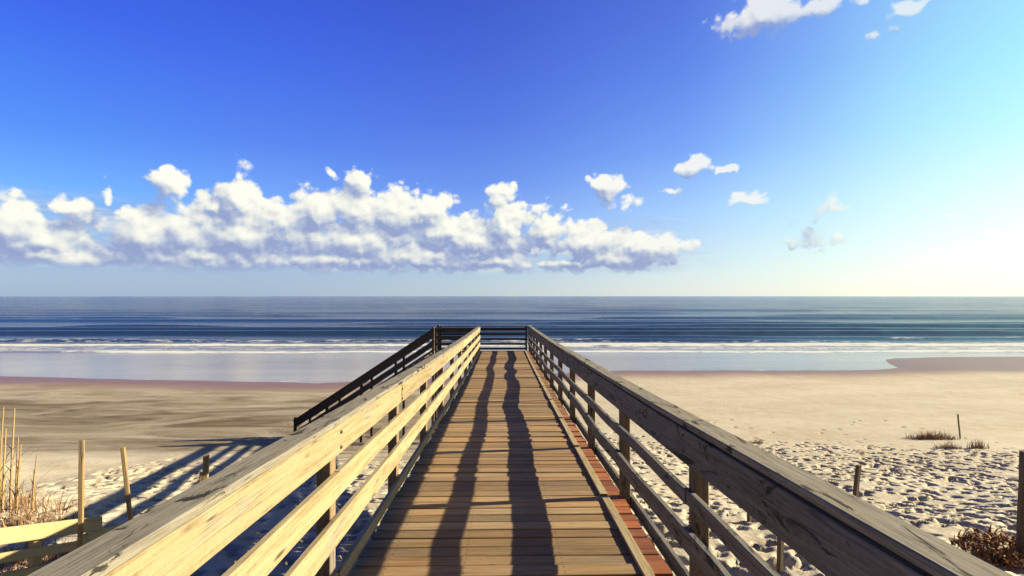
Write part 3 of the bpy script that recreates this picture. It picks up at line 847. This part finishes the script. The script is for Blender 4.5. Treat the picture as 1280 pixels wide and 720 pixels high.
for i, (x, y, rx, ry, n, hh, lab) in enumerate([
    (-6.2, 6.1, 1.0, .6, 420, .42, 'low brown dry grass patch between the fence and the tall reeds'),
    (-4.6, 3.6, .8, .7, 480, .42, 'brown dry grass tuft filling the gaps between the pale fence boards'),
    (-7.3, 7.4, 1.2, .5, 380, .34, 'short brown grass fringe beside the foot of the tall reeds')]):
    clump('grass_clump', x, y, rx, ry, n, .12, hh, .010, .9, M_brown, lab, group=GD)
GB = 'dry grass clumps on the beach right of the boardwalk'
clump('grass_clump', 19.4, 22.2, 1.25, .4, 420, .2, .62, .013, .9, M_brown, 'wide low reddish brown grass clump far out on smooth sand', group=GB, wind=(-.9, 0))
stake('stake', (20.65, 22.2), at(1195, 517, 22.2), .03, M_stakedark, 'slender lone stalk at the right end of the wide brown grass clump', 'stalk')
clump('grass_clump', 17.55, 19.4, .55, .3, 240, .15, .45, .012, .9, M_brown, 'small dark grass tuft left of a paler sparse tuft', group=GB, wind=(-.8, 0))
clump('grass_clump', 18.7, 19.4, .45, .14, 110, .25, .6, .014, .5, M_reed, 'pale sparse grass tuft beside a small dark tuft', group=GB)
clump('grass_clump', 9.0, 19.5, .7, .2, 130, .15, .42, .012, .6, M_brown, 'thin straggly grass tuft just above the grey cap board', group=GB)
clump('grass_clump', 10.4, 20.5, .5, .15, 100, .12, .32, .012, .6, M_brown, 'faint scatter of grass stems beside the straggly tuft', group=GB)

def bush(x, y, label):
    m_ = MB(); rgc = random.Random(9); z0 = gz(x, y)
    for i in range(26):
        a = rgc.uniform(0, 6.28); l = rgc.uniform(.2, .45); e = rgc.uniform(.3, 1.2)
        tip = (x + math.cos(a) * l * math.cos(e), y + math.sin(a) * l * math.cos(e) * .7, z0 + l * math.sin(e) * .75)
        m_.rod([(x + .1 * math.cos(a), y + .1 * math.sin(a), z0 - .05), tuple((tip[j] + (x, y, z0)[j]) / 2 + (.04 if j == 2 else 0) for j in range(3)), tip], [.008, .006, .003], 5)
    o = m_.build('bush', M_stakedark, None, base=(x, y, z0)); tag(o, label, 'bush')
    m2 = MB()
    for i in range(620):
        a = rgc.uniform(0, 6.28); r = rgc.random() ** .5; hh = rgc.random() * .42 * math.sqrt(max(0, 1 - r * r)) + .02
        c_ = (x + .46 * r * math.cos(a), y + .34 * r * math.sin(a), z0 + hh * .75); d = rgc.uniform(0, 6.28)
        m2.blade(c_, (math.cos(d), math.sin(d)), rgc.uniform(.04, .11), .016, 1.0, 2)
    m2.build('foliage', M_leaf, o)
bush(6.22, 6.25, 'rusty brown leafy bush at the foot of the thick brown post')

# ------------------------------------------------------------------ camera
cam = bpy.data.cameras.new('camera'); cam.sensor_width = 36; cam.lens = F_PX / 1280 * 36; cam.clip_end = 30000; cam.clip_start = .05
co = bpy.data.objects.new('camera', cam); COL.objects.link(co)
co.location = (0, 0, CAM_Z); co.rotation_euler = (R(90) + math.atan(10 / F_PX), 0, 0)
scn.camera = co
scn.cycles.max_bounces = 6; scn.cycles.diffuse_bounces = 3; scn.cycles.glossy_bounces = 2; scn.cycles.transmission_bounces = 1
scn.view_settings.view_transform = 'Standard'; scn.view_settings.look = 'None'
scn.view_settings.exposure = EXPO; scn.view_settings.gamma = 1.0; scn.view_settings.use_curve_mapping = False
for m in bpy.data.materials:
    if not m.use_nodes: continue
    bs = m.node_tree.nodes.get('Principled BSDF')
    if bs is None: continue
    inp = bs.inputs['Base Color']
    if inp.is_linked:
        src = inp.links[0].from_socket
        sc = m.node_tree.nodes.new('ShaderNodeVectorMath'); sc.operation = 'SCALE'; sc.inputs['Scale'].default_value = ALB
        m.node_tree.links.new(src, sc.inputs[0]); m.node_tree.links.new(sc.outputs[0], inp)
    else:
        inp.default_value = tuple(v * ALB for v in inp.default_value[:3]) + (1,)
for o in list(bpy.data.objects):
    if '_w' in o: del o['_w']
